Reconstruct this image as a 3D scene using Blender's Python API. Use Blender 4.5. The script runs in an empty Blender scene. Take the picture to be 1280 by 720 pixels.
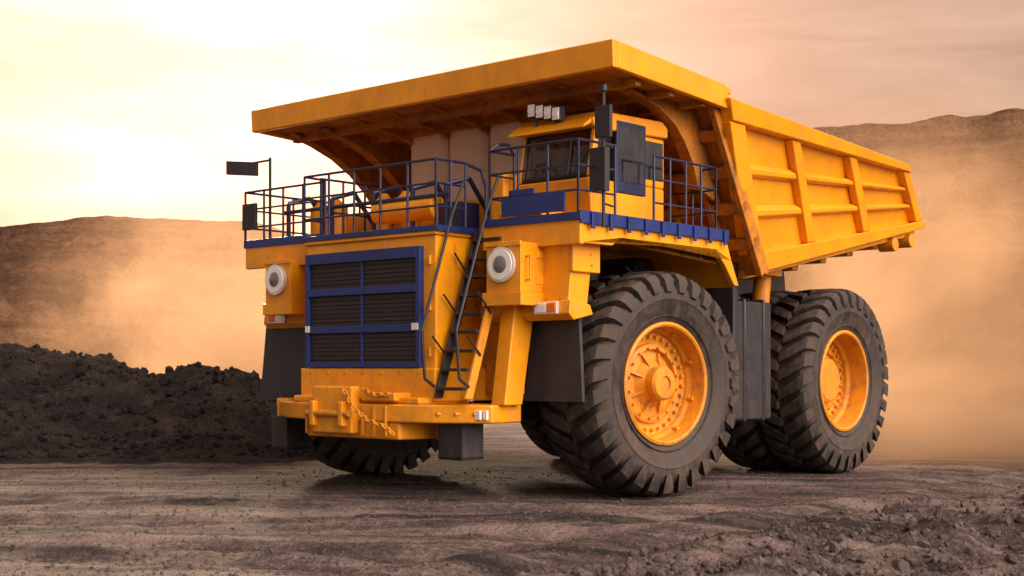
import bpy, bmesh, math, random
from mathutils import Vector, Matrix, noise, Euler
random.seed(7)
scene=bpy.context.scene
COL=scene.collection
R=math.radians
# ------------------------------------------------------------------ materials
def newmat(name):
    m=bpy.data.materials.new(name); m.use_nodes=True
    nt=m.node_tree; nt.nodes.clear()
    return m,nt
def N(nt,typ,**kw):
    n=nt.nodes.new(typ)
    for k,v in kw.items():
        if k.startswith('i_'):
            n.inputs[k[2:].replace('_',' ')].default_value=v
        else: setattr(n,k,v)
    return n
def L(nt,a,b): nt.links.new(a,b)
def ramp(nt,src,stops):
    r=N(nt,'ShaderNodeValToRGB'); el=r.color_ramp.elements
    while len(el)<len(stops): el.new(0.5)
    for e,(p,c) in zip(el,stops):
        e.position=p; e.color=(c[0],c[1],c[2],1) if hasattr(c,'__len__') else (c,c,c,1)
    if src: L(nt,src,r.inputs[0])
    return r
def noise_n(nt,vec,scale,detail=6,rough=.6,dist=0):
    n=N(nt,'ShaderNodeTexNoise'); n.inputs['Scale'].default_value=scale; n.inputs['Detail'].default_value=detail
    n.inputs['Roughness'].default_value=rough; n.inputs['Distortion'].default_value=dist
    if vec: L(nt,vec,n.inputs['Vector'])
    return n
def mixc(nt,f,a,b,blend='MIX'):
    m=N(nt,'ShaderNodeMix',data_type='RGBA',blend_type=blend)
    if isinstance(f,(int,float)): m.inputs[0].default_value=f
    else: L(nt,f,m.inputs[0])
    for i,x in ((6,a),(7,b)):
        if hasattr(x,'links'): L(nt,x,m.inputs[i])
        else: m.inputs[i].default_value=(x[0],x[1],x[2],1)
    return m.outputs[2]
def math_n(nt,op,a,b=None,clamp=False):
    m=N(nt,'ShaderNodeMath',operation=op,use_clamp=clamp)
    for i,x in ((0,a),(1,b)):
        if x is None: continue
        if isinstance(x,(int,float)): m.inputs[i].default_value=x
        else: L(nt,x,m.inputs[i])
    return m.outputs[0]
def surf(name,base,rough=.5,metal=0,dirt=.5,dirtcol=(.23,.15,.10),low=2.2,var=.12,bump=.1,bscale=60,coat=0,alpha=1,spec=.5,mind=.28):
    m,nt=newmat(name)
    out=N(nt,'ShaderNodeOutputMaterial'); b=N(nt,'ShaderNodeBsdfPrincipled'); L(nt,b.outputs[0],out.inputs[0])
    tc=N(nt,'ShaderNodeTexCoord').outputs['Object']
    geo=N(nt,'ShaderNodeNewGeometry')
    n1=noise_n(nt,tc,1.3,4,.65)
    dark=tuple(c*(1-var*2) for c in base); lite=tuple(min(1,c*(1+var)) for c in base)
    r1=ramp(nt,n1.outputs[0],[(.3,dark),(.55,base),(.75,lite)])
    sep=N(nt,'ShaderNodeSeparateXYZ'); L(nt,geo.outputs['Position'],sep.inputs[0])
    mr=N(nt,'ShaderNodeMapRange'); L(nt,sep.outputs[2],mr.inputs[0])
    mr.inputs[1].default_value=.3; mr.inputs[2].default_value=low; mr.inputs[3].default_value=1; mr.inputs[4].default_value=mind
    n2=noise_n(nt,tc,4.5,6,.74,.3)
    mp=N(nt,'ShaderNodeMapping'); L(nt,tc,mp.inputs[0]); mp.inputs['Scale'].default_value=(7,7,.7)
    n3=noise_n(nt,mp.outputs[0],1.6,4,.6)
    r2=ramp(nt,n2.outputs[0],[(.42,0),(.72,1)]); r3=ramp(nt,n3.outputs[0],[(.48,0),(.78,1)])
    s=math_n(nt,'ADD',r2.outputs[0],math_n(nt,'MULTIPLY',r3.outputs[0],.9))
    f=math_n(nt,'MULTIPLY',math_n(nt,'MULTIPLY',s,mr.outputs[0]),dirt,True)
    c=mixc(nt,f,r1.outputs[0],dirtcol)
    L(nt,c,b.inputs['Base Color'])
    rr=math_n(nt,'ADD',math_n(nt,'MULTIPLY',f,.45),rough,True); 
    rr=math_n(nt,'ADD',rr,math_n(nt,'MULTIPLY',math_n(nt,'SUBTRACT',n2.outputs[0],.5),.3),True); L(nt,rr,b.inputs['Roughness'])
    b.inputs['Metallic'].default_value=metal
    b.inputs['Coat Weight'].default_value=coat
    b.inputs['Alpha'].default_value=alpha
    b.inputs['Specular IOR Level'].default_value=spec
    if bump:
        nb=noise_n(nt,tc,bscale,2,.6); bp=N(nt,'ShaderNodeBump'); bp.inputs['Strength'].default_value=bump; bp.inputs['Distance'].default_value=.01
        L(nt,nb.outputs[0],bp.inputs['Height']); L(nt,bp.outputs[0],b.inputs['Normal'])
    return m
YEL=surf('yellow_paint',(.84,.330,.003),.27,dirt=.60,dirtcol=(.33,.15,.05),var=.10,bump=.12,bscale=5,spec=.5,mind=.40)
YELD=surf('yellow_paint_worn',(.74,.285,.006),.44,dirt=.75,dirtcol=(.24,.12,.05),low=4,var=.13,bump=.1,bscale=25,spec=.4,mind=.4)
SHADE=surf('shaded_yellow_paint',(.50,.18,.008),.6,dirt=.8,dirtcol=(.16,.08,.04),low=9,var=.2,bump=.1,bscale=20,spec=.3,mind=.8)  # darker copy of the yellow paint, with the shade under the canopy painted in
NAVY=surf('navy_paint',(.006,.026,.16),.34,dirt=.25,dirtcol=(.12,.09,.09),var=.2,bump=.03)
NAVR=surf('rail_paint',(.007,.015,.065),.38,dirt=.2,dirtcol=(.12,.09,.08),var=.2,bump=0)
BLK=surf('black_steel',(.016,.016,.021),.5,dirt=.4,dirtcol=(.09,.062,.05),var=.2,bump=.15)
RUB=surf('tyre_rubber',(.019,.017,.017),.62,dirt=.75,dirtcol=(.105,.070,.052),low=9,var=.2,bump=.35,bscale=40,mind=.35)
FLAP=surf('rubber_flap',(.026,.028,.038),.6,dirt=.45,dirtcol=(.12,.085,.07),var=.2,bump=.2)
BEIGE=surf('beige_panel',(.84,.65,.50),.6,dirt=.3,dirtcol=(.45,.28,.18),low=8,var=.08,bump=.05)  # pale beige base colour for the headboard panels
CHROME=surf('lamp_chrome',(.8,.8,.78),.2,metal=.6,dirt=.1,var=.02,bump=0)
LENS=surf('lamp_lens',(.85,.85,.83),.12,dirt=.1,var=.05,bump=0,coat=.5)
LENSD=surf('lamp_inner',(.16,.15,.15),.12,dirt=.1,var=.1,bump=0,coat=.8)
GLASS=surf('window_glass',(.02,.026,.034),.05,dirt=.15,dirtcol=(.3,.22,.17),low=9,var=.2,bump=0,coat=.6,alpha=.42)
DGLASS=surf('dark_glass',(.012,.016,.024),.07,dirt=.12,dirtcol=(.3,.22,.17),low=9,var=.2,bump=0,coat=.6)
WHITE=surf('white_plate',(.75,.74,.72),.5,dirt=.2,var=.05,bump=0)
ORANGE=surf('amber_lens',(.75,.16,.01),.2,dirt=.1,var=.05,bump=0)
SEAT=surf('seat_fabric',(.16,.15,.15),.8,dirt=.1,var=.2,bump=.1)
def mesh_mat():
    m,nt=newmat('radiator_mesh')
    out=N(nt,'ShaderNodeOutputMaterial'); b=N(nt,'ShaderNodeBsdfPrincipled'); L(nt,b.outputs[0],out.inputs[0])
    tc=N(nt,'ShaderNodeTexCoord').outputs['Object']
    w=N(nt,'ShaderNodeTexWave',bands_direction='Z'); L(nt,tc,w.inputs[0]); w.inputs['Scale'].default_value=7
    w2=N(nt,'ShaderNodeTexWave',bands_direction='Y'); L(nt,tc,w2.inputs[0]); w2.inputs['Scale'].default_value=7
    mx=math_n(nt,'MAXIMUM',w.outputs[1],w2.outputs[1])
    n=noise_n(nt,tc,3,4)
    c=ramp(nt,mx,[(.6,(.005,.005,.007)),(.95,(.03,.024,.024))])
    c2=mixc(nt,math_n(nt,'MULTIPLY',n.outputs[0],.3),c.outputs[0],(.10,.06,.05))
    L(nt,c2,b.inputs['Base Color']); b.inputs['Roughness'].default_value=.6
    return m
MESH=mesh_mat()

# ------------------------------------------------------------------ truck parent
truck=bpy.data.objects.new('mining_dump_truck',None); COL.objects.link(truck)
truck.location=(-.21,20.55,0); truck.rotation_euler=(0,0,R(-131.3))
truck.empty_display_size=.5
def uvz(p): return (-p[0],p[1],p[2])
class Part:
    def __init__(s,name,mat,bevel=0,parent=truck,xf=uvz,sharp=35):
        s.name=name;s.mat=mat;s.bevel=bevel;s.parent=parent;s.xf=xf;s.v=[];s.f=[];s.sharp=sharp
    def add(s,vs,fs):
        o=len(s.v); s.v+=[s.xf(p) for p in vs]; s.f+=[[i+o for i in f] for f in fs]; return s
    def hexa(s,b,t):
        return s.add(list(b)+list(t),[(3,2,1,0),(4,5,6,7),(0,1,5,4),(1,2,6,5),(2,3,7,6),(3,0,4,7)])
    def box(s,u0,u1,v0,v1,z0,z1):
        return s.hexa([(u0,v0,z0),(u1,v0,z0),(u1,v1,z0),(u0,v1,z0)],[(u0,v0,z1),(u1,v0,z1),(u1,v1,z1),(u0,v1,z1)])
    def _pr(s,a,b):
        n=len(a)
        return s.add(a+b,[list(range(n))[::-1],list(range(n,2*n))]+[(i,(i+1)%n,n+(i+1)%n,n+i) for i in range(n)])
    def prism_v(s,pf,v0,v1): return s._pr([(u,v0,z) for u,z in pf],[(u,v1,z) for u,z in pf])
    def prism_u(s,pf,u0,u1): return s._pr([(u0,v,z) for v,z in pf],[(u1,v,z) for v,z in pf])
    def prism_z(s,pf,z0,z1): return s._pr([(u,v,z0) for u,v in pf],[(u,v,z1) for u,v in pf])
    def cyl(s,p0,p1,r,r1=None,n=12):
        r1=r if r1 is None else r1
        p0=Vector(p0);p1=Vector(p1);d=(p1-p0).normalized()
        a=d.orthogonal().normalized();b=d.cross(a)
        A=[tuple(p0+(a*math.cos(t)+b*math.sin(t))*r) for t in [2*math.pi*i/n for i in range(n)]]
        B=[tuple(p1+(a*math.cos(t)+b*math.sin(t))*r1) for t in [2*math.pi*i/n for i in range(n)]]
        return s._pr(A,B)
    def tube(s,pts,r=.018,n=8):
        for a,b in zip(pts[:-1],pts[1:]):
            s.cyl(a,b,r,n=n)
        return s
    def lathe(s,pf,n=64,close=False):
        vs=[];fs=[];m=len(pf)
        for i in range(n):
            t=2*math.pi*i/n
            for r,a in pf: vs.append((r*math.cos(t),a,r*math.sin(t)))
        for i in range(n):
            j=(i+1)%n
            for k in range(m-1 if not close else m):
                l=(k+1)%m
                fs.append((i*m+k,i*m+l,j*m+l,j*m+k))
        return s.add(vs,fs)
    def torus(s,c,rx,rz,tr,ax,n=14,m=6):
        e1,e2=Vector(ax[0]).normalized(),Vector(ax[1]).normalized();e3=e1.cross(e2);c=Vector(c)
        vs=[];fs=[]
        for i in range(n):
            t=2*math.pi*i/n; d=e1*math.cos(t)*rx+e2*math.sin(t)*rz; dn=d.normalized()
            for j in range(m):
                q=2*math.pi*j/m
                vs.append(tuple(c+d+dn*math.cos(q)*tr+e3*math.sin(q)*tr))
        for i in range(n):
            for j in range(m):
                fs.append((i*m+j,((i+1)%n)*m+j,((i+1)%n)*m+(j+1)%m,i*m+(j+1)%m))
        return s.add(vs,fs)
    def build(s):
        me=bpy.data.meshes.new(s.name); me.from_pydata(s.v,[],s.f)
        bm=bmesh.new(); bm.from_mesh(me); bmesh.ops.recalc_face_normals(bm,faces=bm.faces); bm.to_mesh(me); bm.free()
        for p in me.polygons: p.use_smooth=True
        me.set_sharp_from_angle(angle=R(s.sharp))
        me.materials.append(s.mat)
        o=bpy.data.objects.new(s.name,me); COL.objects.link(o)
        if s.parent: o.parent=s.parent
        if s.bevel:
            b=o.modifiers.new('bevel','BEVEL'); b.width=s.bevel; b.segments=2; b.limit_method='ANGLE'; b.angle_limit=R(40); b.harden_normals=True
        return o
# ------------------------------------------------------------------ wheels
TR=1.53
def wheel(name,uc,vc,sgn,steer,rear,rimon=True,wid=1.0):
    e=bpy.data.objects.new(name,None); COL.objects.link(e); e.parent=truck
    e.location=(-uc,vc,TR); e.rotation_euler=(0,0,R(steer)); e.empty_display_size=.3
    ph=random.random()*6
    cp,sp=math.cos(ph),math.sin(ph)
    def xf(p): 
        x,z=p[0]*cp-p[2]*sp,p[0]*sp+p[2]*cp
        return (x,sgn*p[1]*wid,z)
    t=Part('tyre',RUB,0,e,xf,30)
    pf=[(.78,.33),(.84,.37),(.90,.40),(.915,.425),(.93,.405),(1.05,.45),(1.13,.465),(1.145,.475),(1.16,.465),(1.23,.462),(1.30,.445),(1.37,.405),(1.41,.35),(1.425,.2),(1.43,0)]
    pf=pf+[(r,-a) for r,a in pf[::-1][1:]]
    t.lathe(pf,96,True)
    NL=31
    for side in (1,-1):
        for i in range(NL):
            th=2*math.pi*(i+(.5 if side<0 else 0))/NL
            w0=2*math.pi/NL
            sec=[(.02,1.40),(.02,1.53),(.20,1.532),(.37,1.518),(.445,1.48),(.485,1.40),(.492,1.24),(.455,1.22),(.44,1.30),(.38,1.36)]
            A=[];B=[]
            for a,r in sec:
                sk=.17*(a/.45)**1.3
                ww=w0*(.25+.07*(a/.45)) if r>1.3 else w0*.22
                A.append((r*math.cos(th+sk-ww),side*a,r*math.sin(th+sk-ww)))
                B.append((r*math.cos(th+sk+ww),side*a,r*math.sin(th+sk+ww)))
            n=len(sec)
            t.add(A+B,[list(range(n))[::-1],list(range(n,2*n))]+[(k,(k+1)%n,n+(k+1)%n,n+k) for k in range(n)])
    t.build()
    if rimon:
        r=Part('rim',YELD,0,e,xf,30)
        if not rear:
            pf=[(.80,.30),(.835,.36),(.835,.395),(.80,.41),(.775,.395),(.765,.36),(.755,.20),(.73,.17),(.715,.17),(.70,.12),(.55,.10),(.54,.15),(.50,.17),(.47,.17),(.455,.11),(.33,.13),(.26,.20),(.235,.23),(.23,.34),(.20,.37),(.10,.375),(.10,.355),(.0001,.355)]
        else:
            pf=[(.80,.30),(.835,.36),(.835,.395),(.80,.41),(.775,.395),(.765,.36),(.755,.10),(.72,.06),(.70,.06),(.69,-.02),(.60,-.05),(.52,-.05),(.51,.02),(.47,.04),(.45,-.02),(.40,.0),(.36,.10),(.32,.13),(.0001,.14)]
        r.lathe(pf,72)
        r.build()
        b=Part('wheel_bolts',YELD,0,e,xf,30)
        rb,ab=(.64,.105) if not rear else (.645,-.035)
        for i in range(30):
            q=2*math.pi*i/30
            c=(rb*math.cos(q),ab,rb*math.sin(q)); b.cyl(c,(c[0],ab+.055,c[2]),.026,n=6)
        for i in range(16):
            q=2*math.pi*(i+.5)/16; rr=.485
            a0=(.165 if not rear else .03)
            c=(rr*math.cos(q),a0,rr*math.sin(q)); b.cyl(c,(c[0],a0+.04,c[2]),.018,n=6)
        if not rear:
            for i in range(8):
                q=2*math.pi*i/8; cq,sq=math.cos(q),math.sin(q)
                def pt(rr,aa,o): return (rr*cq-o*sq,aa,rr*sq+o*cq)
                b.hexa([pt(.24,.12,-.012),pt(.44,.11,-.012),pt(.44,.11,.012),pt(.24,.12,.012)],[pt(.24,.22,-.012),pt(.44,.14,-.012),pt(.44,.14,.012),pt(.24,.22,.012)])
            for i in range(9):
                q=2*math.pi*i/9+.1; cq,sq=math.cos(q),math.sin(q)
                b.cyl((.745*cq,.19,.745*sq),(.745*cq,.26,.745*sq),.03,n=8)
        b.build()
        d=Part('wheel_drum',BLK,0,e,xf,30); d.lathe([(.74,.10),(.5,.0),(.3,-.05),(.3,-.6),(.0001,-.6)] if not rear else [(.74,.0),(.5,-.1),(.4,-.6),(.0001,-.6)],40); d.build()
    return e
wheel('front_wheel',-.04,2.70,1,-7,False,wid=1.15)
wheel('front_wheel',-.04,-2.70,-1,-7,False,wid=1.15)
wheel('rear_wheel',5.25,2.60,1,0,True,wid=1.0)
wheel('rear_wheel',5.25,-2.60,-1,0,True,wid=1.0)
wheel('rear_inner_wheel',5.25,1.58,1,0,True,False,wid=1.0)
wheel('rear_inner_wheel',5.25,-1.58,-1,0,True,False,wid=1.0)
# ------------------------------------------------------------------ chassis
p=Part('chassis_frame',BLK,.02)
for s in (1,-1):
    p.box(-2.3,7.0,s*.45,s*.95,1.35,1.95)
    p.cyl((0,s*1.8,1.2),(0,s*1.7,3.1),.2,n=20); p.cyl((0,s*1.8,.95),(0,s*1.78,1.7),.27,n=20)
    p.box(.75,1.2,s*1.0,s*2.0,1.6,3.35)
    p.box(-1.45,-1.15,s*1.2,s*2.1,1.5,3.3)
p.cyl((0,-2.4,1.45),(0,2.4,1.45),.32,n=20)
p.cyl((5.25,-2.2,1.5),(5.25,2.2,1.5),.62,n=24)
p.box(-.9,1.2,-1.1,1.1,1.0,3.3)
p.box(1.2,2.0,-2.2,2.2,1.9,3.0)
p.prism_v([(3.2,3.1),(6.9,3.6),(7.1,2.3),(6.2,1.8),(3.2,1.9)],-.9,.9)
p.build()
p=Part('fuel_tank',BLK,.04); 
for s in (1,-1):
    p.box(2.05,3.15,s*1.7,s*2.85,.95,2.75); p.box(1.9,2.05,s*1.6,s*2.95,1.2,3.3)
    for u in (2.35,2.9): p.box(u-.04,u+.04,s*1.65,s*2.88,.92,2.79)
p.build()
p=Part('tank_hose',BLK)
for k in range(3): p.tube([(1.7,2.5-k*.12,3.1),(1.95,2.7-k*.1,2.9),(2.3,2.8-k*.1,2.78)],.025)
p.tube([(.5,2.0,3.2),(.9,2.15,2.9),(1.3,2.2,3.0),(1.7,2.2,2.7)],.03)
p.build()
p=Part('hoist_cylinder',YELD,.01)
for s in (1,-1):
    p.cyl((3.45,s*2.35,1.6),(3.75,s*2.35,3.4),.14,n=18); p.cyl((3.75,s*2.35,3.2),(3.85,s*2.35,3.7),.2,n=18)
    p.box(3.4,3.9,s*2.2,s*2.6,3.2,3.45)
p.build()
# ------------------------------------------------------------------ hood & grille
p=Part('engine_hood',YEL,.025)
p.box(-2.65,-.5,-1.29,1.29,1.72,3.48)
p.box(-2.72,-1.2,-1.34,1.34,1.30,1.74)
p.hexa([(-2.69,-1.33,3.475),(-.5,-1.33,3.475),(-.5,1.33,3.475),(-2.69,1.33,3.475)],[(-2.67,-1.31,3.55),(-.5,-1.31,3.55),(-.5,1.31,3.55),(-2.67,1.31,3.55)])
p.build()
p=Part('radiator_screen',MESH); p.box(-2.685,-2.66,-1.19,1.05,1.79,3.31); p.build()
p=Part('grille_frame',NAVY,.008)
g0,g1,h0,h1=-1.23,1.07,1.75,3.34
p.box(-2.73,-2.645,g0,g0+.08,h0,h1); p.box(-2.73,-2.645,g1-.08,g1,h0,h1)
p.box(-2.735,-2.648,g0+.08,g1-.08,h1-.15,h1); p.box(-2.735,-2.648,g0+.08,g1-.08,h0,h0+.07)
for z in (2.79,2.27): p.box(-2.732,-2.649,g0+.08,g1-.08,z-.05,z+.05)
p.box(-2.715,-2.65,-.09,-.05,h0+.07,h1-.15)
p.build()
p=Part('grille_slats',BLK,.002)
for k in range(24):
    z=1.86+k*.058
    if min(abs(z-2.79),abs(z-2.27))>.06 and z<3.17: p.hexa([(-2.70,g0+.08,z-.004),(-2.66,g0+.08,z+.012),(-2.66,g1-.08,z+.012),(-2.70,g1-.08,z-.004)],[(-2.70,g0+.08,z+.002),(-2.66,g0+.08,z+.018),(-2.66,g1-.08,z+.018),(-2.70,g1-.08,z+.002)])
p.build()
p=Part('plates',WHITE,.003); p.box(-2.745,-2.733,.93,1.05,2.24,2.33); p.box(-2.745,-2.733,-1.21,-1.12,2.24,2.33); p.build()
p=Part('hood_hardware',YELD,.005)
for z in (1.95,2.55,3.15):
    p.cyl((-2.67,1.2,z-.06),(-2.67,1.2,z+.06),.022,n=8)
    p.box(-1.9,-1.86,1.285,1.30,z-.1,z+.1)
p.box(-2.3,-2.27,1.288,1.305,1.8,3.4)
for k in range(7): p.cyl((-2.71,-1.1+k*.36,1.68),(-2.735,-1.1+k*.36,1.68),.022,n=6)
p.build()
# ------------------------------------------------------------------ bumper
p=Part('front_bumper',YEL,.03)
p.prism_z([(-3.0,-.93),(-3.0,1.05),(-2.88,1.5),(-2.48,2.12),(-1.9,2.12),(-1.9,-2.12),(-2.48,-2.12),(-2.85,-1.45)],1.03,1.27)
p.prism_z([(-2.97,-.90),(-2.97,.93),(-2.6,.98),(-2.0,.98),(-2.0,-.95),(-2.6,-.95)],.80,1.032)
p.prism_z([(-2.93,-1.25),(-2.93,1.25),(-2.6,1.3),(-2.0,1.3),(-2.0,-1.3)],1.268,1.36)
p.box(-3.12,-2.95,-.62,.18,.86,1.50)
p.box(-3.2,-3.0,-.60,-.5,.95,1.3); p.box(-3.2,-3.0,-.02,.08,.95,1.3)
p.box(-3.02,-2.7,.25,.9,1.3,1.42)
p.box(-2.50,-2.2,-2.16,-1.9,.9,1.30)
p.build()
p=Part('bumper_ribs',YELD,.008)
for v in (-.85,-.7,.28,.5,.72): p.box(-3.03,-2.99,v-.02,v+.02,.84,1.24)
for v in (1.55,1.75,1.95): 
    uu=-2.88+(v-1.5)*.645; p.cyl((uu+.03,v,1.15),(uu-.03,v-.03,1.15),.03,n=6)
p.cyl((-3.15,-.7,1.13),(-3.15,.18,1.13),.045,n=12)
p.build()
p=Part('tow_chain',YELD)
def chain(pts,r=.042):
    a=[Vector(q) for q in pts]; k=0
    for A,B in zip(a[:-1],a[1:]):
        d=B-A; n=max(1,int(d.length/(r*1.5))); dn=d.normalized()
        o=dn.cross(Vector((1,0,.2))).normalized(); o2=dn.cross(o)
        for i in range(n):
            p.torus(A+d*(i/n),r,r*.62,.013,(dn,(o if k%2 else o2))); k+=1
chain([(-3.16,.1,1.42),(-3.16,.28,1.2),(-3.12,.5,1.05),(-3.1,.8,.98),(-3.05,.95,.86)])
chain([(-3.0,.3,1.46),(-3.04,.55,1.38),(-3.04,.85,1.40)])
p.build()
p=Part('bumper_steps',BLK,.01)
for s,(a,b) in ((1,(1.30,1.72)),(-1,(1.75,2.12))):
    v0,v1=s*a,s*b
    p.box(-2.62,-2.58,v0,v1,.55,1.04) ; p.box(-2.62,-2.2,v0,v1,.55,.60); p.box(-2.62,-2.2,v0,v0+s*.03,.55,1.03); p.box(-2.62,-2.2,v1-s*.03,v1,.55,1.03)
p.box(-2.5,-2.4,-2.3,-2.12,.75,1.2)
p.build()
# ------------------------------------------------------------------ fenders, lamps
p=Part('front_fender',YEL,.02)
p2=Part('headlamp_box',YEL,.025)
lc=Part('headlamp_ring',CHROME); ld=Part('headlamp_lens',LENS); ldi=Part('headlamp_inner',LENSD)
fl=Part('mud_flap',FLAP,.01)
mk=Part('marker_lamp',LENS,.01); mo=Part('turn_signal',ORANGE,.01); mh=Part('marker_housing',CHROME,.008)
for s in (1,-1):
    p2.box(-2.4,-1.75,s*1.95,s*2.53,2.70,3.33)
    p2.prism_v([(-2.43,2.53),(-2.43,2.70),(-1.7,2.70),(-1.7,2.6),(-2.2,2.53)],s*1.90,s*2.56)
    p2.box(-2.43,-2.395,s*1.93,s*2.55,3.28,3.34)
    for zz in (2.85,3.18):
        p2.box(-2.1,-1.9,s*2.525,s*2.545,zz-.05,zz+.05)
    p.prism_v([(-2.0,3.56),(-1.45,3.56),(-1.62,2.5),(-1.78,2.36),(-2.02,2.44),(-1.95,3.0)],s*1.65,s*2.98)
    p.prism_v([(-2.02,2.60),(-1.62,2.55),(-1.55,2.42),(-1.95,2.34),(-2.05,2.42)],s*1.5,s*3.03)
    p.box(-1.98,-1.42,s*2.98,s*3.04,2.95,3.52)
    if s>0: p.prism_v([(-2.35,1.26),(-2.0,1.26),(-1.75,2.55),(-2.15,2.55)],s*1.98,s*2.22)
    lc.cyl((-2.41,s*2.24,3.05),(-2.46,s*2.24,3.05),.225,n=32)
    ld.cyl((-2.455,s*2.24,3.05),(-2.472,s*2.24,3.05),.195,n=32)
    ldi.cyl((-2.47,s*2.24,3.05),(-2.485,s*2.24,3.05),.115,.09,n=24)
    if s>0: fl.prism_v([(-1.72,2.42),(-1.66,2.42),(-1.58,1.30),(-1.64,1.30)],1.62,2.92)
    else: fl.prism_v([(-1.92,2.42),(-1.86,2.42),(-1.98,1.24),(-2.04,1.24)],-3.12,-2.1)
    mh.box(-2.09,-2.03,s*2.48,s*2.86,2.42,2.58)
    mk.box(-2.10,-2.085,s*2.51,s*2.68,2.44,2.56); mo.box(-2.10,-2.085,s*2.70,s*2.84,2.44,2.56)
    mh.box(-2.28,-2.24,s*1.5,s*1.58,1.3,1.42)
for q in (p,p2,lc,ld,ldi,fl,mk,mo,mh): q.build()
p=Part('fender_bolts',YELD)
for k in range(6):
    for z in (2.62,3.45): p.cyl((-1.97,1.75+k*.22,z),(-2.03 if z>3 else -2.01,1.75+k*.22,z),.018,n=6)
for k in range(4): p.cyl((-1.6-.02*k,3.035,3.05+k*.13),(-1.6-.02*k,3.055,3.05+k*.13),.018,n=6)
p.tube([(-2.3,2.535,2.85),(-2.3,2.60,2.85),(-2.3,2.60,3.15),(-2.3,2.535,3.15)],.012)
p.build()
p=Part('bumper_lamp',LENS,.008); p.box(-2.60,-2.56,1.93,2.02,1.08,1.2); p.box(-2.56,-2.52,2.03,2.10,1.08,1.2); p.build()
# ------------------------------------------------------------------ decks
p=Part('deck',YEL,.015)
p.box(-2.22,.9,-3.2,-1.34,3.44,3.6)
p.box(-.5,.75,-1.34,1.34,3.3,3.6)
p.box(-2.05,1.25,1.62,3.2,3.42,3.6)
p.box(-2.07,-1.98,1.58,3.22,3.28,3.60)
p.prism_v([(-1.98,3.43),(-1.98,3.30),(-1.4,3.30),(-1.2,3.40),(1.0,3.40),(1.25,3.2),(1.5,2.92),(1.62,2.92),(1.42,3.28),(1.27,3.6),(1.25,3.43)],3.12,3.215)
p.prism_v([(-1.98,3.43),(-1.98,3.30),(-1.4,3.30),(-1.2,3.40),(1.0,3.40),(1.25,3.2),(1.5,2.92),(1.62,2.92),(1.42,3.28),(1.27,3.6),(1.25,3.43)],-3.215,-3.12)
p.prism_v([(1.25,3.59),(1.62,2.92),(1.58,2.90),(1.2,3.5)],1.9,3.12)
p.box(-2.24,-2.15,-3.22,-1.31,3.26,3.60)
p.build()
p=Part('deck_toe_board',NAVY,.006)
p.box(-2.26,-2.235,-3.24,-1.35,3.58,3.70); p.box(-2.70,-2.675,-1.35,1.35,3.53,3.60)
p.box(-2.68,-2.24,-1.37,-1.345,3.55,3.64)
p.box(-2.68,-1.9,1.345,1.37,3.52,3.60)
p.box(-2.235,.9,-3.245,-3.22,3.58,3.70)
p.box(-2.10,-2.075,1.62,3.25,3.58,3.68)
p.box(-2.08,1.3,3.222,3.25,3.54,3.70)
for k in range(9): p.box(-1.9+k*.38,-1.84+k*.38,3.25,3.28,3.48,3.69)
p.box(-2.115,-2.08,1.95,3.0,3.70,3.95)
p.box(-2.12,-2.09,2.08,2.5,3.95,4.03)
p.build()
rl=Part('handrails',NAVR)
def rail(pts,z0,z1,mids=(.5,),sp=.5,r=.018,slope=None):
    for A,B in zip(pts[:-1],pts[1:]):
        a=Vector((A[0],A[1],0));b=Vector((B[0],B[1],0)); n=max(1,round((b-a).length/sp))
        rl.cyl((A[0],A[1],z1),(B[0],B[1],z1),r,n=8)
        for m in mids: rl.cyl((A[0],A[1],z0+(z1-z0)*m),(B[0],B[1],z0+(z1-z0)*m),r*.8,n=8)
        for i in range(n+1):
            q=a.lerp(b,i/n); rl.cyl((q.x,q.y,z0-.02),(q.x,q.y,z1),r,n=8)
rail([(-2.24,-1.4),(-2.24,-3.22),(.6,-3.22)],3.6,4.44,(.35,.68),.46)
rail([(-2.66,1.3),(-2.66,-1.32),(-2.24,-1.36)],3.55,4.46,(.33,.66),.52)
rail([(-2.66,1.3),(-2.1,1.3)],3.55,4.46,(.33,.66),.3)
rail([(-2.2,-1.5),(-.9,-1.5)],3.55,4.5,(.5,),.5)
rail([(-2.08,1.72),(-2.08,3.2),(-1.35,3.22)],3.6,4.58,(.36,.68),.5)
rail([(-.5,3.22),(1.0,3.22),(1.05,2.4)],3.6,4.55,(.35,.68),.42)
rail([(-1.6,1.72),(-2.08,1.72)],3.6,4.58,(.36,.68),.5)
rl.tube([(-2.1,1.3,4.46),(-1.85,1.36,4.38),(-1.78,1.38,4.15),(-1.8,1.38,3.3)],.022)
rl.tube([(-2.08,1.72,4.58),(-1.95,1.75,4.68),(-1.75,1.75,4.7),(-1.6,1.72,4.58)],.02)
rl.build()
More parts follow.
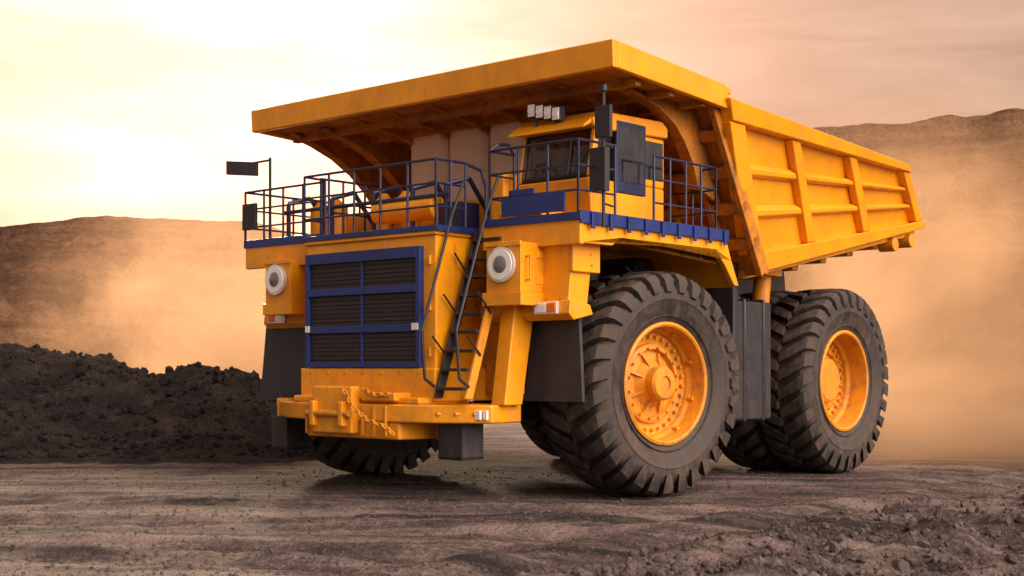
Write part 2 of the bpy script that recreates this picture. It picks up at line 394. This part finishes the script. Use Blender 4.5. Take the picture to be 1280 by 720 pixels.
# ------------------------------------------------------------------ stairs
p=Part('staircase',BLK,.005); py=Part('stair_stringer',YELD,.005)
su0,sz0,su1,sz1=-2.72,1.35,-1.95,3.55
for v,pp in ((1.40,p),(1.93,py)):
    pp.hexa([(su0-.07,v-.02,sz0),(su0+.07,v-.02,sz0),(su0+.07,v+.02,sz0),(su0-.07,v+.02,sz0)],[(su1-.07,v-.02,sz1),(su1+.07,v-.02,sz1),(su1+.07,v+.02,sz1),(su1-.07,v+.02,sz1)])
for i in range(9):
    t=(i+.5)/9; u=su0+(su1-su0)*t; z=sz0+(sz1-sz0)*t
    p.box(u-.12,u+.10,1.42,1.91,z-.02,z+.02)
p.build(); py.build()
p=Part('stair_handrail',BLK)
for v in (1.36,1.97):
    p.tube([(-2.92,v,1.6),(-2.98,v,2.2),(-2.42,v,3.75),(-2.2,v,4.2)],.02)
    p.tube([(-2.92,v,1.6),(-2.75,v,1.5)],.02)
    for t in (.25,.5,.75):
        u=su0+(su1-su0)*t; z=sz0+(sz1-sz0)*t; p.cyl((u,v,z),(u-.27+t*.05,v,z+.25),.014,n=6)
p.build()
p=Part('stair_back',YELD,.01); p.box(-1.75,-1.7,1.35,2.0,1.4,3.4); p.build()
# ------------------------------------------------------------------ cab
CU0,CU1,CV0,CV1=-1.25,.2,1.65,2.9
p=Part('cab_shell',YEL,.03)
p.prism_v([(-1.42,3.6),(-1.48,4.2),(-1.25,4.24),(-1.22,4.24),(-1.22,3.6)],CV0,CV1)
p.prism_v([(-1.22,3.6),(-1.22,4.2),(CU1,4.2),(CU1,3.6)],CV0,CV1)
p.prism_v([(-1.42,4.86),(-1.45,4.96),(-1.25,5.08),(CU1-.1,5.12),(CU1+.04,5.04),(CU1+.04,4.9),(-1.2,4.84)],CV0-.04,CV1+.04)
p.box(CU1-.45,CU1,CV0,CV1,4.2,4.88)
p.box(-.45,-.33,CV1-.1,CV1,4.2,4.86)
for v in (CV0,CV1-.08): p.hexa([(-1.46,v,4.22),(-1.34,v,4.22),(-1.34,v+.08,4.22),(-1.46,v+.08,4.22)],[(-1.34,v,4.88),(-1.24,v,4.88),(-1.24,v+.08,4.88),(-1.34,v+.08,4.88)])
p.box(-.75,-.62,CV0,CV0+.06,4.2,4.86)
p.box(-1.72,-.4,1.40,1.64,3.58,4.35)
p.box(-1.95,-1.42,1.75,2.5,3.58,3.78)
p.build()
p=Part('cab_window',GLASS,0)
p.hexa([(-1.41,CV0+.09,4.25),(-1.405,CV0+.09,4.25),(-1.405,CV1-.09,4.25),(-1.41,CV1-.09,4.25)],[(-1.30,CV0+.09,4.85),(-1.295,CV0+.09,4.85),(-1.295,CV1-.09,4.85),(-1.30,CV1-.09,4.85)])
p.box(-1.28,-.45,CV1-.06,CV1-.055,4.22,4.86)
p.box(-1.22,-.25,CV0+.03,CV0+.035,4.22,4.86)
p.build()
p=Part('cab_rear_window',DGLASS,.004); p.box(-.24,CU1-.05,CV1-.0,CV1+.012,4.30,4.82); p.build()
p=Part('cab_interior',SEAT,.03)
p.box(-.75,-.35,2.0,2.5,4.0,4.3); p.box(-.45,-.33,2.02,2.48,4.2,4.72); p.box(-.43,-.35,2.15,2.35,4.72,4.84)
p.box(-1.36,-1.15,CV0+.1,CV1-.1,4.2,4.33); p.box(-1.3,-1.1,2.05,2.45,4.3,4.4)
p.build()
p=Part('steering_wheel',BLK); p.torus((-1.02,2.25,4.46),.2,.2,.016,((0,1,0),(.5,0,.85)),n=20); p.cyl((-1.02,2.25,4.46),(-1.2,2.25,4.3),.02); p.build()
p=Part('cab_window_frame',BLK,.004)
def fr(a,b,w=.02): p.cyl(a,b,w,n=6)
q=[(-1.425,CV0+.08,4.25),(-1.425,CV1-.08,4.25),(-1.315,CV1-.08,4.86),(-1.315,CV0+.08,4.86)]
for a,b in zip(q,q[1:]+q[:1]): fr(a,b,.028)
fr((-1.43,2.5,4.25),(-1.32,2.5,4.86),.018)
fr((-1.44,1.95,4.27),(-1.38,2.2,4.6),.01); fr((-1.44,2.6,4.27),(-1.38,2.75,4.6),.01)
p.box(-1.18,-.40,CV1+.002,CV1+.03,3.68,3.74); 
p.build()
p=Part('cab_door',NAVR,.012)
p.box(-.95,-.30,CV1+.004,CV1+.05,4.05,5.0); p.build()
p=Part('door_glass',DGLASS,.004); p.box(-.88,-.37,CV1+.05,CV1+.058,4.2,4.93); p.build()
p=Part('door_panel',YEL,.012); p.box(-.95,-.30,CV1+.004,CV1+.04,3.66,4.045); p.build()
p=Part('cab_visor',YEL,.01); p.prism_v([(-1.45,4.9),(-1.62,4.82),(-1.62,4.85),(-1.45,4.97)],CV0-.02,CV1+.02); p.build()
p=Part('roof_light_bar',BLK,.005); p.box(-1.52,-1.44,1.92,2.46,5.03,5.06)
for v in (2.02,2.38): p.cyl((-1.48,v,4.93),(-1.48,v,5.05),.02,n=8)
for i in range(4):
    v=1.92+i*.14; z=5.24-i*.03; p.box(-1.545,-1.44,v-.008,v+.128,z-.178,z+.008)
p.build()
p=Part('roof_lamp',LENS,.02)
for i in range(4): 
    v=1.92+i*.14; z=5.24-i*.03
    p.box(-1.56,-1.5,v+.004,v+.116,z-.166,z-.004)
    p.cyl((-1.56,v+.06,z-.085),(-1.575,v+.06,z-.085),.05,n=14)
p.build()
# ------------------------------------------------------------------ mirrors
p=Part('wing_mirrors',BLK,.012)
p.cyl((-1.75,3.34,3.5),(-1.75,3.34,5.2),.022,n=10)
p.box(-1.78,-1.72,3.22,3.46,4.62,5.02); p.box(-1.80,-1.70,3.15,3.40,3.95,4.5)
p.cyl((-1.75,3.34,5.2),(-1.75,3.34,5.28),.05,n=12)
p.cyl((-1.75,3.22,4.4),(-1.75,3.34,4.4),.02,n=8); p.cyl((-1.4,3.22,4.55),(-1.75,3.34,4.55),.015,n=8); p.cyl((-1.4,3.22,3.8),(-1.75,3.34,3.8),.015,n=8)
p.cyl((-2.0,-2.92,3.6),(-2.0,-2.92,4.98),.022,n=10); p.cyl((-2.0,-2.92,4.94),(-2.15,-3.3,4.9),.018,n=8)
p.hexa([(-2.36,-3.55,4.74),(-2.30,-3.57,4.74),(-2.08,-3.1,4.70),(-2.14,-3.08,4.70)],[(-2.36,-3.55,4.95),(-2.30,-3.57,4.95),(-2.08,-3.1,4.91),(-2.14,-3.08,4.91)])
p.box(-2.32,-2.27,-3.2,-2.88,3.85,4.25)
p.build()
# ------------------------------------------------------------------ deck equipment
p=Part('air_cleaners',YELD,.01)
for v in (-2.3,-1.95,-.9,-.45): 
    p.cyl((-1.5,v,3.6),(-1.5,v,4.2),.17,n=20); p.cyl((-1.5,v,4.2),(-1.5,v,4.3),.12,.05,n=20)
p.box(-1.3,-.4,-1.2,.4,3.6,4.15); p.box(-1.1,-.2,-2.6,-1.6,3.6,4.1)
p.cyl((-1.9,-.6,3.95),(-1.9,.6,3.95),.16,n=20)
p.build()
p=Part('deck_piping',NAVR)
for v in (-2.6,-1.6,-.7,.1,.75): p.tube([(-1.9,v,3.6),(-1.9,v,4.25),(-1.6,v+.15,4.35),(-1.2,v+.15,3.9)],.035,10)
p.tube([(-2.0,-2.6,4.1),(-2.0,.9,4.1)],.03,10)
p.box(-1.9,-1.5,.6,1.0,3.55,4.0)
p.build()
# ------------------------------------------------------------------ dump body
TF,TRr,BR,BF=Vector((.85,3.42,5.36)),Vector((6.45,3.42,5.13)),Vector((7.68,3.14,4.25)),Vector((2.12,3.0,3.18))
def S(s,t,off,side):
    q=(TF.lerp(TRr,s)).lerp(BF.lerp(BR,s),t)
    return (q.x,side*(q.y+off),q.z)
def panel(P,s0,s1,t0,t1,o0,o1,side,bot=None):
    a=[S(s0,t0,o0,side),S(s1,t0,o0,side),S(s1,t1,o0,side),S(s0,t1,o0,side)]
    b=[S(s0,t0,o1,side),S(s1,t0,o1,side),S(s1,t1,o1,side),S(s0,t1,o1,side)]
    P.hexa(a,b)
p=Part('dump_body_sides',YEL,.012); rb=Part('dump_body_ribs',YEL,.022)
for s in (1,-1):
    panel(p,0,1,0,1,-.10,0,s)
    panel(rb,-.005,1.0,-.05,.085,-.03,.17,s)
    panel(rb,.0,1.01,.90,1.03,-.03,.13,s)
    panel(rb,-.012,.06,.087,.898,-.03,.14,s)
    panel(rb,.955,1.0,.087,.898,-.03,.13,s)
    panel(rb,.30,.345,.087,.898,-.02,.115,s)
    panel(rb,.62,.665,.087,.898,-.02,.115,s)
    for t in (.36,.63):
        for a,b in ((.062,.298),(.347,.618),(.667,.953)):
            q=[S(a,t-.05,.0,s),S(b,t-.05,.0,s),S(b,t+.05,.0,s),S(a,t+.05,.0,s)]
            w=[S(a,t-.01,.10,s),S(b,t-.01,.10,s),S(b,t+.03,.10,s),S(a,t+.03,.10,s)]
            rb.hexa(q,w)
p.build(); rb.build()
p=Part('dump_body_floor',YELD,.02)
p.hexa([(2.1,-3.0,3.05),(7.65,-3.1,4.1),(7.65,3.1,4.1),(2.1,3.0,3.05)],[(2.1,-3.0,3.25),(7.65,-3.1,4.3),(7.65,3.1,4.3),(2.1,3.0,3.25)])
for k in range(6):
    u=2.6+k*.95; zz=3.07+(u-2.1)*.186
    p.box(u-.1,u+.1,-2.5,2.5,zz-.18,zz+.06)
for v in (-1.1,1.1): p.hexa([(2.1,v-.15,2.85),(7.3,v-.15,3.75),(7.3,v+.15,3.75),(2.1,v+.15,2.85)],[(2.1,v-.15,3.1),(7.3,v-.15,4.05),(7.3,v+.15,4.05),(2.1,v+.15,3.1)])
for u in (6.7,7.35): 
    for s in (1,-1): p.cyl((u,s*2.9,3.98-.17*(7.35-u)),(u,s*3.2,3.98-.17*(7.35-u)),.12,n=16)
p.build()
def HB(t,off):
    a=Vector((.75,0,5.55));b=Vector((2.15,0,3.1)); q=a.lerp(b,t); n=Vector((-2.45,0,-1.4)).normalized()
    return q+n*off
def hpanel(P,v0,v1,t0,t1,o0,o1):
    c=lambda t,o,v:(HB(t,o).x,v,HB(t,o).z)
    P.hexa([c(t0,o0,v0),c(t1,o0,v0),c(t1,o0,v1),c(t0,o0,v1)],[c(t0,o1,v0),c(t1,o1,v0),c(t1,o1,v1),c(t0,o1,v1)])
p=Part('dump_body_headboard',SHADE,.015)
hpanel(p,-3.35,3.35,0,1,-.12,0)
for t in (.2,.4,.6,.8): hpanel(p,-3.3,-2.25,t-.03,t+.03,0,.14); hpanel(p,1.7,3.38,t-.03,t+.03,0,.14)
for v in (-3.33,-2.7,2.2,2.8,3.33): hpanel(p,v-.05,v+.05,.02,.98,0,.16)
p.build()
p=Part('headboard_guard',BEIGE,.03)
for i in range(4):
    v0=-1.72+i*.84
    p.prism_z([(-.15,v0+.015),(-.24,v0+.10),(-.26,v0+.42),(-.24,v0+.73),(-.15,v0+.825),(.45,v0+.80),(.45,v0+.03)],3.58,5.42)
p.build()
p=Part('canopy',YEL,.02)
zf,zr=5.80,5.64
def cz(u): return zf+(zr-zf)*(u+1.85)/2.85
p.hexa([(-1.83,-3.55,cz(-1.83)-.09),(1.0,-3.48,zr-.09),(1.0,3.48,zr-.09),(-1.83,3.55,cz(-1.83)-.09)],[(-1.83,-3.55,cz(-1.83)),(1.0,-3.48,zr),(1.0,3.48,zr),(-1.83,3.55,cz(-1.83))])
p.hexa([(-1.85,-3.57,5.455),(-1.74,-3.57,5.455),(-1.74,3.57,5.455),(-1.85,3.57,5.455)],[(-1.87,-3.57,5.805),(-1.74,-3.57,5.805),(-1.74,3.57,5.805),(-1.87,3.57,5.805)])
for s in (1,-1):
    p.hexa([(-1.74,s*3.48,5.46),(.98,s*3.42,5.32),(.98,s*3.52,5.32),(-1.74,s*3.57,5.46)],[(-1.74,s*3.48,5.80),(.78,s*3.42,5.66),(.78,s*3.52,5.66),(-1.74,s*3.57,5.80)])
p.build()
p=Part('canopy_underside',SHADE,.015)
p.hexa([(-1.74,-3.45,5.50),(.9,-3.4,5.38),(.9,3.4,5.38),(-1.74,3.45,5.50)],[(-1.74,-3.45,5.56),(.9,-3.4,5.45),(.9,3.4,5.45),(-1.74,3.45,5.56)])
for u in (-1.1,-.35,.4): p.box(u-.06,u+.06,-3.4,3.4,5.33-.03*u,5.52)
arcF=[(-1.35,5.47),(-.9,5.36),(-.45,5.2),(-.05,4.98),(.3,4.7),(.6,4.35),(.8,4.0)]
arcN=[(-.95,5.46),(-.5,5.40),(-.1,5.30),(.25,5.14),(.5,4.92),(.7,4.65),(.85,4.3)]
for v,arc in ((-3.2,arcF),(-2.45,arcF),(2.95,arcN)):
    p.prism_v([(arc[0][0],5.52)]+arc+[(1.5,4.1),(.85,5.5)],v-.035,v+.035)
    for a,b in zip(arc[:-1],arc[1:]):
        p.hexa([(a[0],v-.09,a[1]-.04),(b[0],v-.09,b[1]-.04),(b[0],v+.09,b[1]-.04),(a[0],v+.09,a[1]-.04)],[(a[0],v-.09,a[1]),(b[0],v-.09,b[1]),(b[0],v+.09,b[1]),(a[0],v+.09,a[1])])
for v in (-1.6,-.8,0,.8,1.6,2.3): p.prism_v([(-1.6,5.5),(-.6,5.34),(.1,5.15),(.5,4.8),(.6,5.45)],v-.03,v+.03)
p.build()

# ------------------------------------------------------------------ terrain
def fbm(x,y,z=0,o=4):
    return noise.fractal(Vector((x,y,z)),.9,2.1,o)
def sm(a,b,x):
    t=max(0,min(1,(x-a)/(b-a))); return t*t*(3-2*t)
UD=Vector((.660,.751)); VD=Vector((.751,-.660))
def gh(x,y):
    if y>60 or y<-10 or abs(x)>40: return 0.0 if y<60 else .3*fbm(x*.05,y*.05)
    rx,ry=x+.21,y-20.55
    u=rx*UD.x+ry*UD.y; v=rx*VD.x+ry*VD.y
    h=.035*fbm(x*.35,y*.35)+.018*fbm(x*1.6,y*1.6,3)+.012*fbm(x*6,y*6,5,3)
    wob=.25*fbm(u*.15,v*.1,9)
    vv=v+wob
    for c,w,a in ((4.6,.35,-.07),(5.4,.3,.10),(6.1,.4,-.06),(7.0,.45,.22),(8.0,.5,.18),(9.2,.6,-.05)):
        h+=a*math.exp(-((vv-c)/w)**2)*(.7+.5*fbm(x*.8,y*.8,2))
    m=sm(6.3,8.0,vv)
    h+=m*(.10*fbm(x*2.2,y*2.2,7)+.07*abs(fbm(x*5,y*5,8,3)))
    yy=y+.18*x+.3*fbm(x*.12,y*.1,4)
    for c,w,a in ((11.6,.2,-.05),(12.0,.14,.05),(12.5,.22,-.06),(13.0,.15,.055),(14.3,.25,-.06),(14.8,.17,.06),(15.5,.2,-.04),(16.6,.25,-.06),(17.1,.16,.05)):
        h+=a*math.exp(-((yy-c)/w)**2)*sm(4.5,1,x)*(.75+.7*fbm(x*1.5,y,12))
    return h
def grid(name,xs,ys,f,mat):
    nx=len(xs);vs=[];fs=[]
    for y in ys:
        for x in xs: vs.append(f(x,y))
    for j in range(len(ys)-1):
        for i in range(nx-1):
            a=j*nx+i; fs.append((a,a+1,a+nx+1,a+nx))
    me=bpy.data.meshes.new(name); me.from_pydata(vs,[],fs)
    for p in me.polygons:p.use_smooth=True
    me.materials.append(mat)
    o=bpy.data.objects.new(name,me); COL.objects.link(o); return o
def soil(name,stops,scale,bs=1.0,bd=.05,rough=.85,tracks=False,strata=False,spec=.15):
    m,nt=newmat(name)
    out=N(nt,'ShaderNodeOutputMaterial'); b=N(nt,'ShaderNodeBsdfPrincipled'); L(nt,b.outputs[0],out.inputs[0])
    tc=N(nt,'ShaderNodeTexCoord').outputs['Object']
    n1=noise_n(nt,tc,scale,7,.68,.2); n2=noise_n(nt,tc,scale*16,6,.78)
    f=math_n(nt,'ADD',math_n(nt,'MULTIPLY',n1.outputs[0],.5),math_n(nt,'MULTIPLY',n2.outputs[0],.5))
    hgt=math_n(nt,'MULTIPLY',n2.outputs[0],1.3)
    if tracks:
        mp=N(nt,'ShaderNodeMapping'); L(nt,tc,mp.inputs[0]); mp.inputs['Rotation'].default_value=(0,0,R(-48.7)); mp.inputs['Scale'].default_value=(.10,1.7,1)
        n3=noise_n(nt,mp.outputs[0],1.0,4,.6,.6)
        mp2=N(nt,'ShaderNodeMapping'); L(nt,tc,mp2.inputs[0]); mp2.inputs['Rotation'].default_value=(0,0,R(10)); mp2.inputs['Scale'].default_value=(.07,2.0,1)
        n4=noise_n(nt,mp2.outputs[0],1.0,5,.66,.8)
        f=math_n(nt,'ADD',math_n(nt,'MULTIPLY',f,.5),math_n(nt,'ADD',math_n(nt,'MULTIPLY',n3.outputs[0],.2),math_n(nt,'MULTIPLY',n4.outputs[0],.30)))
        hgt=math_n(nt,'ADD',hgt,math_n(nt,'ADD',n3.outputs[0],n4.outputs[0]))
    if strata:
        mp=N(nt,'ShaderNodeMapping'); L(nt,tc,mp.inputs[0]); mp.inputs['Scale'].default_value=(.03,.03,.35)
        n3=noise_n(nt,mp.outputs[0],1,6,.65,1.0); f=math_n(nt,'ADD',math_n(nt,'MULTIPLY',f,.62),math_n(nt,'MULTIPLY',n3.outputs[0],.38))
    r=ramp(nt,f,stops); L(nt,r.outputs[0],b.inputs['Base Color'])
    b.inputs['Roughness'].default_value=rough; b.inputs['Specular IOR Level'].default_value=spec
    v=N(nt,'ShaderNodeTexVoronoi'); L(nt,tc,v.inputs[0]); v.inputs['Scale'].default_value=scale*30
    hh=math_n(nt,'ADD',hgt,math_n(nt,'MULTIPLY',math_n(nt,'SUBTRACT',1,v.outputs[0]),.6))
    bp=N(nt,'ShaderNodeBump'); bp.inputs['Strength'].default_value=bs; bp.inputs['Distance'].default_value=bd
    L(nt,hh,bp.inputs['Height']); L(nt,bp.outputs[0],b.inputs['Normal'])
    return m
GR=soil('haul_road_dirt',[(.43,(.036,.030,.031)),(.49,(.105,.083,.080)),(.56,(.25,.195,.178))],.7,1.0,.06,rough=.95,tracks=True)
MD=soil('mound_rubble',[(.38,(.011,.0095,.010)),(.5,(.036,.030,.030)),(.64,(.10,.078,.07))],1.2,1.0,.12,rough=.95)
HL=soil('quarry_rock',[(.41,(.035,.018,.012)),(.49,(.12,.062,.038)),(.57,(.28,.15,.085))],.08,1.0,1.2,rough=.95,strata=True)
RK=soil('loose_stone',[(.35,(.04,.032,.031)),(.5,(.10,.08,.075)),(.68,(.20,.16,.145))],3,.6,.02,rough=.95)
xs=[]; x=0
while x<900:
    xs.append(x); x+=.09 if x<11 else (.09+(x-11)*.12)
xs=[-a for a in xs[::-1][:-1]]+xs
ys=[-300,-150,-80,-40,-20,-10,-4,0,3,7]; y=9
while y<900:
    ys.append(y); y+=.07 if y<24 else .07+(y-24)*.06
grid('ground',xs,ys,lambda x,y:(x,y,gh(x,y)),GR)
def interp(t,tab):
    if t<=tab[0][0]: return tab[0][1]
    for (a,b),(c,d) in zip(tab[:-1],tab[1:]):
        if t<=c: k=(t-a)/(c-a); k=k*k*(3-2*k); return b+(d-b)*k
    return tab[-1][1]
rid=[(-40,3.2),(-20,2.7),(-11.3,2.2),(-9,1.85),(-7.8,1.55),(-6.7,1.75),(-6.0,1.68),(-5.1,1.25),(-4.0,.7),(-2.6,.15),(-1.5,0)]
def mh_(x,y):
    H=interp(x,rid); yc=30+.6*fbm(x*.2,0); d=(y-yc)
    prof=math.exp(-(d/(2.9 if d<0 else 4))**2*1.0)
    z=H*prof
    z+=(.20*fbm(x*.9,y*.9,4)+.14*abs(fbm(x*2.5,y*2.5,6))+.05*fbm(x*8,y*8,1,3))*min(1,z*1.6+.05)
    return (x,y,z*sm(22.6,25,y)*sm(-1,-3.0,x)-.06)
gx=[-40+i*.5 for i in range(52)]+[-14+i*.065 for i in range(200)]
gy=[22.5+i*.075 for i in range(117)]+[31.3+i*.4 for i in range(20)]
grid('dirt_mound',gx,gy,mh_,MD)
ridge=[(-900,300),(-300,285),(0,279),(60,272),(120,266),(200,269),(300,273),(420,300),(560,330),(760,320),(860,230),(940,168),(985,158),(1060,154),(1130,150),(1200,141),(1280,131),(1500,118),(1800,130),(2600,170)]
vs=[];fs=[]
NA,NR=760,140
for i in range(NA):
    phi=R(-62+124*i/(NA-1)); px=640+1703*math.tan(phi)
    yp=interp(px,ridge); te=(460-yp)/1703*math.cos(phi)
    right=sm(700,1300,px)
    r0=95-35*right; r1=165
    H=1.74+te*r1
    for j in range(NR):
        t=j/(NR-1)*1.25; r=r0+(r1-r0)*t
        x,y=r*math.sin(phi),r*math.cos(phi)
        w=t+.20*fbm(x*.025,y*.025,2)*(1-t if t<1 else 0)
        k=max(0,min(1,w))*5; fl_=math.floor(k); fr_=k-fl_
        ter=(fl_+sm(.60,.95,fr_))/5
        tw=.55+.37*right
        z=H*((1-tw)*min(1,max(0,w))+tw*ter) if t<1 else H*(1-.3*(t-1)/.25)
        rough=min(1,t*3)*(1 if t<.97 else .3)
        z+=rough*(1.0*fbm(x*.07,y*.07,5)+.8*fbm(x*.3,y*.3,1))
        z-=rough*(1-abs(2*min(1,t)-1))*2.6*abs(fbm(phi*45,t*1.5,3))
        vs.append((x,y,z-.4 if j else -1))
for i in range(NA-1):
    for j in range(NR-1):
        a=i*NR+j; fs.append((a,a+NR,a+NR+1,a+1))
me=bpy.data.meshes.new('quarry_hills'); me.from_pydata(vs,[],fs)
for q in me.polygons:q.use_smooth=True
me.materials.append(HL); o=bpy.data.objects.new('quarry_hills',me); COL.objects.link(o)
bm=bmesh.new(); bmesh.ops.create_icosphere(bm,subdivisions=1,radius=1); bm.verts.index_update()
icov=[v.co.copy() for v in bm.verts]; icof=[[v.index for v in f.verts] for f in bm.faces]; bm.free()
def rocks(name,items,mat):
    vs=[];fs=[]
    for (x,y,z,s) in items:
        o=len(vs); rot=Euler((random.random()*6,random.random()*6,random.random()*6)).to_matrix()
        sc=Vector((random.uniform(.7,1.3),random.uniform(.7,1.3),random.uniform(.5,.9)))
        for c in icov:
            q=rot@Vector((c.x*sc.x,c.y*sc.y,c.z*sc.z))*s*random.uniform(.75,1.2)
            vs.append((x+q.x,y+q.y,z+q.z))
        fs+=[[k+o for k in f] for f in icof]
    me=bpy.data.meshes.new(name); me.from_pydata(vs,[],fs); me.materials.append(mat)
    o=bpy.data.objects.new(name,me); COL.objects.link(o)
it=[]
for _ in range(13000):
    d=10.5+13*random.random()**1.6; x=(random.random()*2-1)*d*.42
    s=.006+.020*random.random()**4
    rx,ry=x+.21,d-20.55; v=rx*VD.x+ry*VD.y
    if v>6.2: s*=random.choice((1,1.8,3))
    it.append((x,d,gh(x,d)+s*.1,s))
rocks('gravel_stones',it,RK)
it=[]
for _ in range(3200):
    x=random.uniform(-14,-3.0); y=random.uniform(24.0,31); q=mh_(x,y); s=.02+.11*random.random()**4
    if q[2]>.05: it.append((x,y,q[2]+s*.2,s))
rocks('mound_stones',it,MD)

# ------------------------------------------------------------------ dust volumes
def dustmat(name,dens,seed,nscale=1.6,col=(1,.74,.52)):
    m,nt=newmat(name); out=N(nt,'ShaderNodeOutputMaterial')
    v=N(nt,'ShaderNodeVolumeScatter'); va=N(nt,'ShaderNodeVolumeAbsorption'); ad=N(nt,'ShaderNodeAddShader')
    L(nt,v.outputs[0],ad.inputs[0]); L(nt,va.outputs[0],ad.inputs[1]); L(nt,ad.outputs[0],out.inputs['Volume'])
    v.inputs['Color'].default_value=(*col,1); v.inputs['Anisotropy'].default_value=.5; va.inputs['Color'].default_value=(*col,1)
    tc=N(nt,'ShaderNodeTexCoord').outputs['Object']
    ln=N(nt,'ShaderNodeVectorMath',operation='LENGTH'); L(nt,tc,ln.inputs[0])
    fo=math_n(nt,'SUBTRACT',1,ln.outputs['Value'],True); fo=math_n(nt,'POWER',fo,1.6)
    mp=N(nt,'ShaderNodeMapping'); L(nt,tc,mp.inputs[0]); mp.inputs['Location'].default_value=(seed,seed*2,0)
    n=noise_n(nt,mp.outputs[0],nscale,3,.6,.4); r=ramp(nt,n.outputs[0],[(.38,.03),(.64,1)])
    d=math_n(nt,'MULTIPLY',math_n(nt,'MULTIPLY',fo,r.outputs[0]),dens)
    L(nt,d,v.inputs['Density']); L(nt,d,va.inputs['Density'])
    try: m.cycles.volume_step_rate=5.0
    except: pass
    return m
def dust(loc,sc,dens,seed,col=(1,.64,.39),ns=1.8):
    bm=bmesh.new(); bmesh.ops.create_icosphere(bm,subdivisions=3,radius=1)
    me=bpy.data.meshes.new('dust_cloud'); bm.to_mesh(me); bm.free(); me.materials.append(dustmat('dust_volume',dens,seed,ns,col))
    o=bpy.data.objects.new('dust_cloud',me); COL.objects.link(o); o.location=loc; o.scale=sc
dust((-6.8,42,2.2),(10.5,9,7.0),.42,1.3,ns=2.4)
dust((10.4,34,1.6),(9.0,8,7.4),.85,4.1,ns=2.6)
dust((8.8,26.6,0),(8.0,4.2,2.2),1.5,2.2,ns=2.8)

# ------------------------------------------------------------------ world
az=R(-11.5); el=R(13)
SD=Vector((math.sin(az)*math.cos(el),math.cos(az)*math.cos(el),math.sin(el)))
w=bpy.data.worlds.new('World'); scene.world=w; w.use_nodes=True; nt=w.node_tree; nt.nodes.clear()
out=N(nt,'ShaderNodeOutputWorld'); add=N(nt,'ShaderNodeAddShader')
sky=N(nt,'ShaderNodeTexSky',sky_type='NISHITA',sun_disc=False); sky.sun_elevation=el; sky.sun_rotation=az; sky.dust_density=6; sky.air_density=1.5
b1=N(nt,'ShaderNodeBackground'); b1.inputs[1].default_value=.05; L(nt,mixc(nt,1.0,sky.outputs[0],(.34,.18,.22),'MULTIPLY'),b1.inputs[0])
tc=N(nt,'ShaderNodeTexCoord').outputs['Generated']
dt=N(nt,'ShaderNodeVectorMath',operation='DOT_PRODUCT'); L(nt,tc,dt.inputs[0]); dt.inputs[1].default_value=SD
mp=N(nt,'ShaderNodeMapping'); L(nt,tc,mp.inputs[0]); mp.inputs['Scale'].default_value=(2,2,13); mp.inputs['Rotation'].default_value=(0,R(7),0)
nz=noise_n(nt,mp.outputs[0],1.6,6,.58,.4)
cr=ramp(nt,math_n(nt,'ADD',math_n(nt,'MULTIPLY',dt.outputs['Value'],.5),.5),[(.0,(.52,.44,.39)),(.45,(.46,.36,.30)),(.88,(.54,.385,.28)),(.962,(.60,.42,.29)),(.984,(.76,.56,.39)),(.997,(1.10,.96,.80))])
d2=N(nt,'ShaderNodeVectorMath',operation='DOT_PRODUCT'); L(nt,tc,d2.inputs[0]); d2.inputs[1].default_value=Vector((.74,-.58,.60)).normalized()
# added key light: sky brightened behind camera-right to light the truck's near faces
bk=N(nt,'ShaderNodeMapRange',interpolation_type='SMOOTHSTEP'); L(nt,d2.outputs['Value'],bk.inputs[0]); bk.inputs[1].default_value=.68; bk.inputs[2].default_value=1.0; bk.inputs[3].default_value=1.0; bk.inputs[4].default_value=18
cl=ramp(nt,nz.outputs[0],[(.35,(.72,.69,.68)),(.5,(.94,.92,.91)),(.68,(1.18,1.16,1.15))])
c3=mixc(nt,1.0,cr.outputs[0],cl.outputs[0],'MULTIPLY')
b2=N(nt,'ShaderNodeBackground'); L(nt,c3,b2.inputs[0]); L(nt,bk.outputs[0],b2.inputs[1])
L(nt,b1.outputs[0],add.inputs[0]); L(nt,b2.outputs[0],add.inputs[1]); L(nt,add.outputs[0],out.inputs[0])
sl=bpy.data.lights.new('sun','SUN'); sl.energy=5.0; sl.angle=R(4); sl.color=(1,.76,.52)
so=bpy.data.objects.new('sun',sl); COL.objects.link(so)
so.rotation_euler=SD.to_track_quat('Z','Y').to_euler()
# ------------------------------------------------------------------ camera
cam=bpy.data.cameras.new('camera'); co=bpy.data.objects.new('camera',cam); COL.objects.link(co)
co.location=(0,0,1.74); co.rotation_euler=(R(90),0,0); cam.sensor_width=36; cam.lens=1703/1280*36; cam.shift_y=100/1280
cam.clip_end=3000; cam.clip_start=.1
scene.camera=co
scene.view_settings.view_transform='Standard'; scene.view_settings.look='None'; scene.view_settings.exposure=0
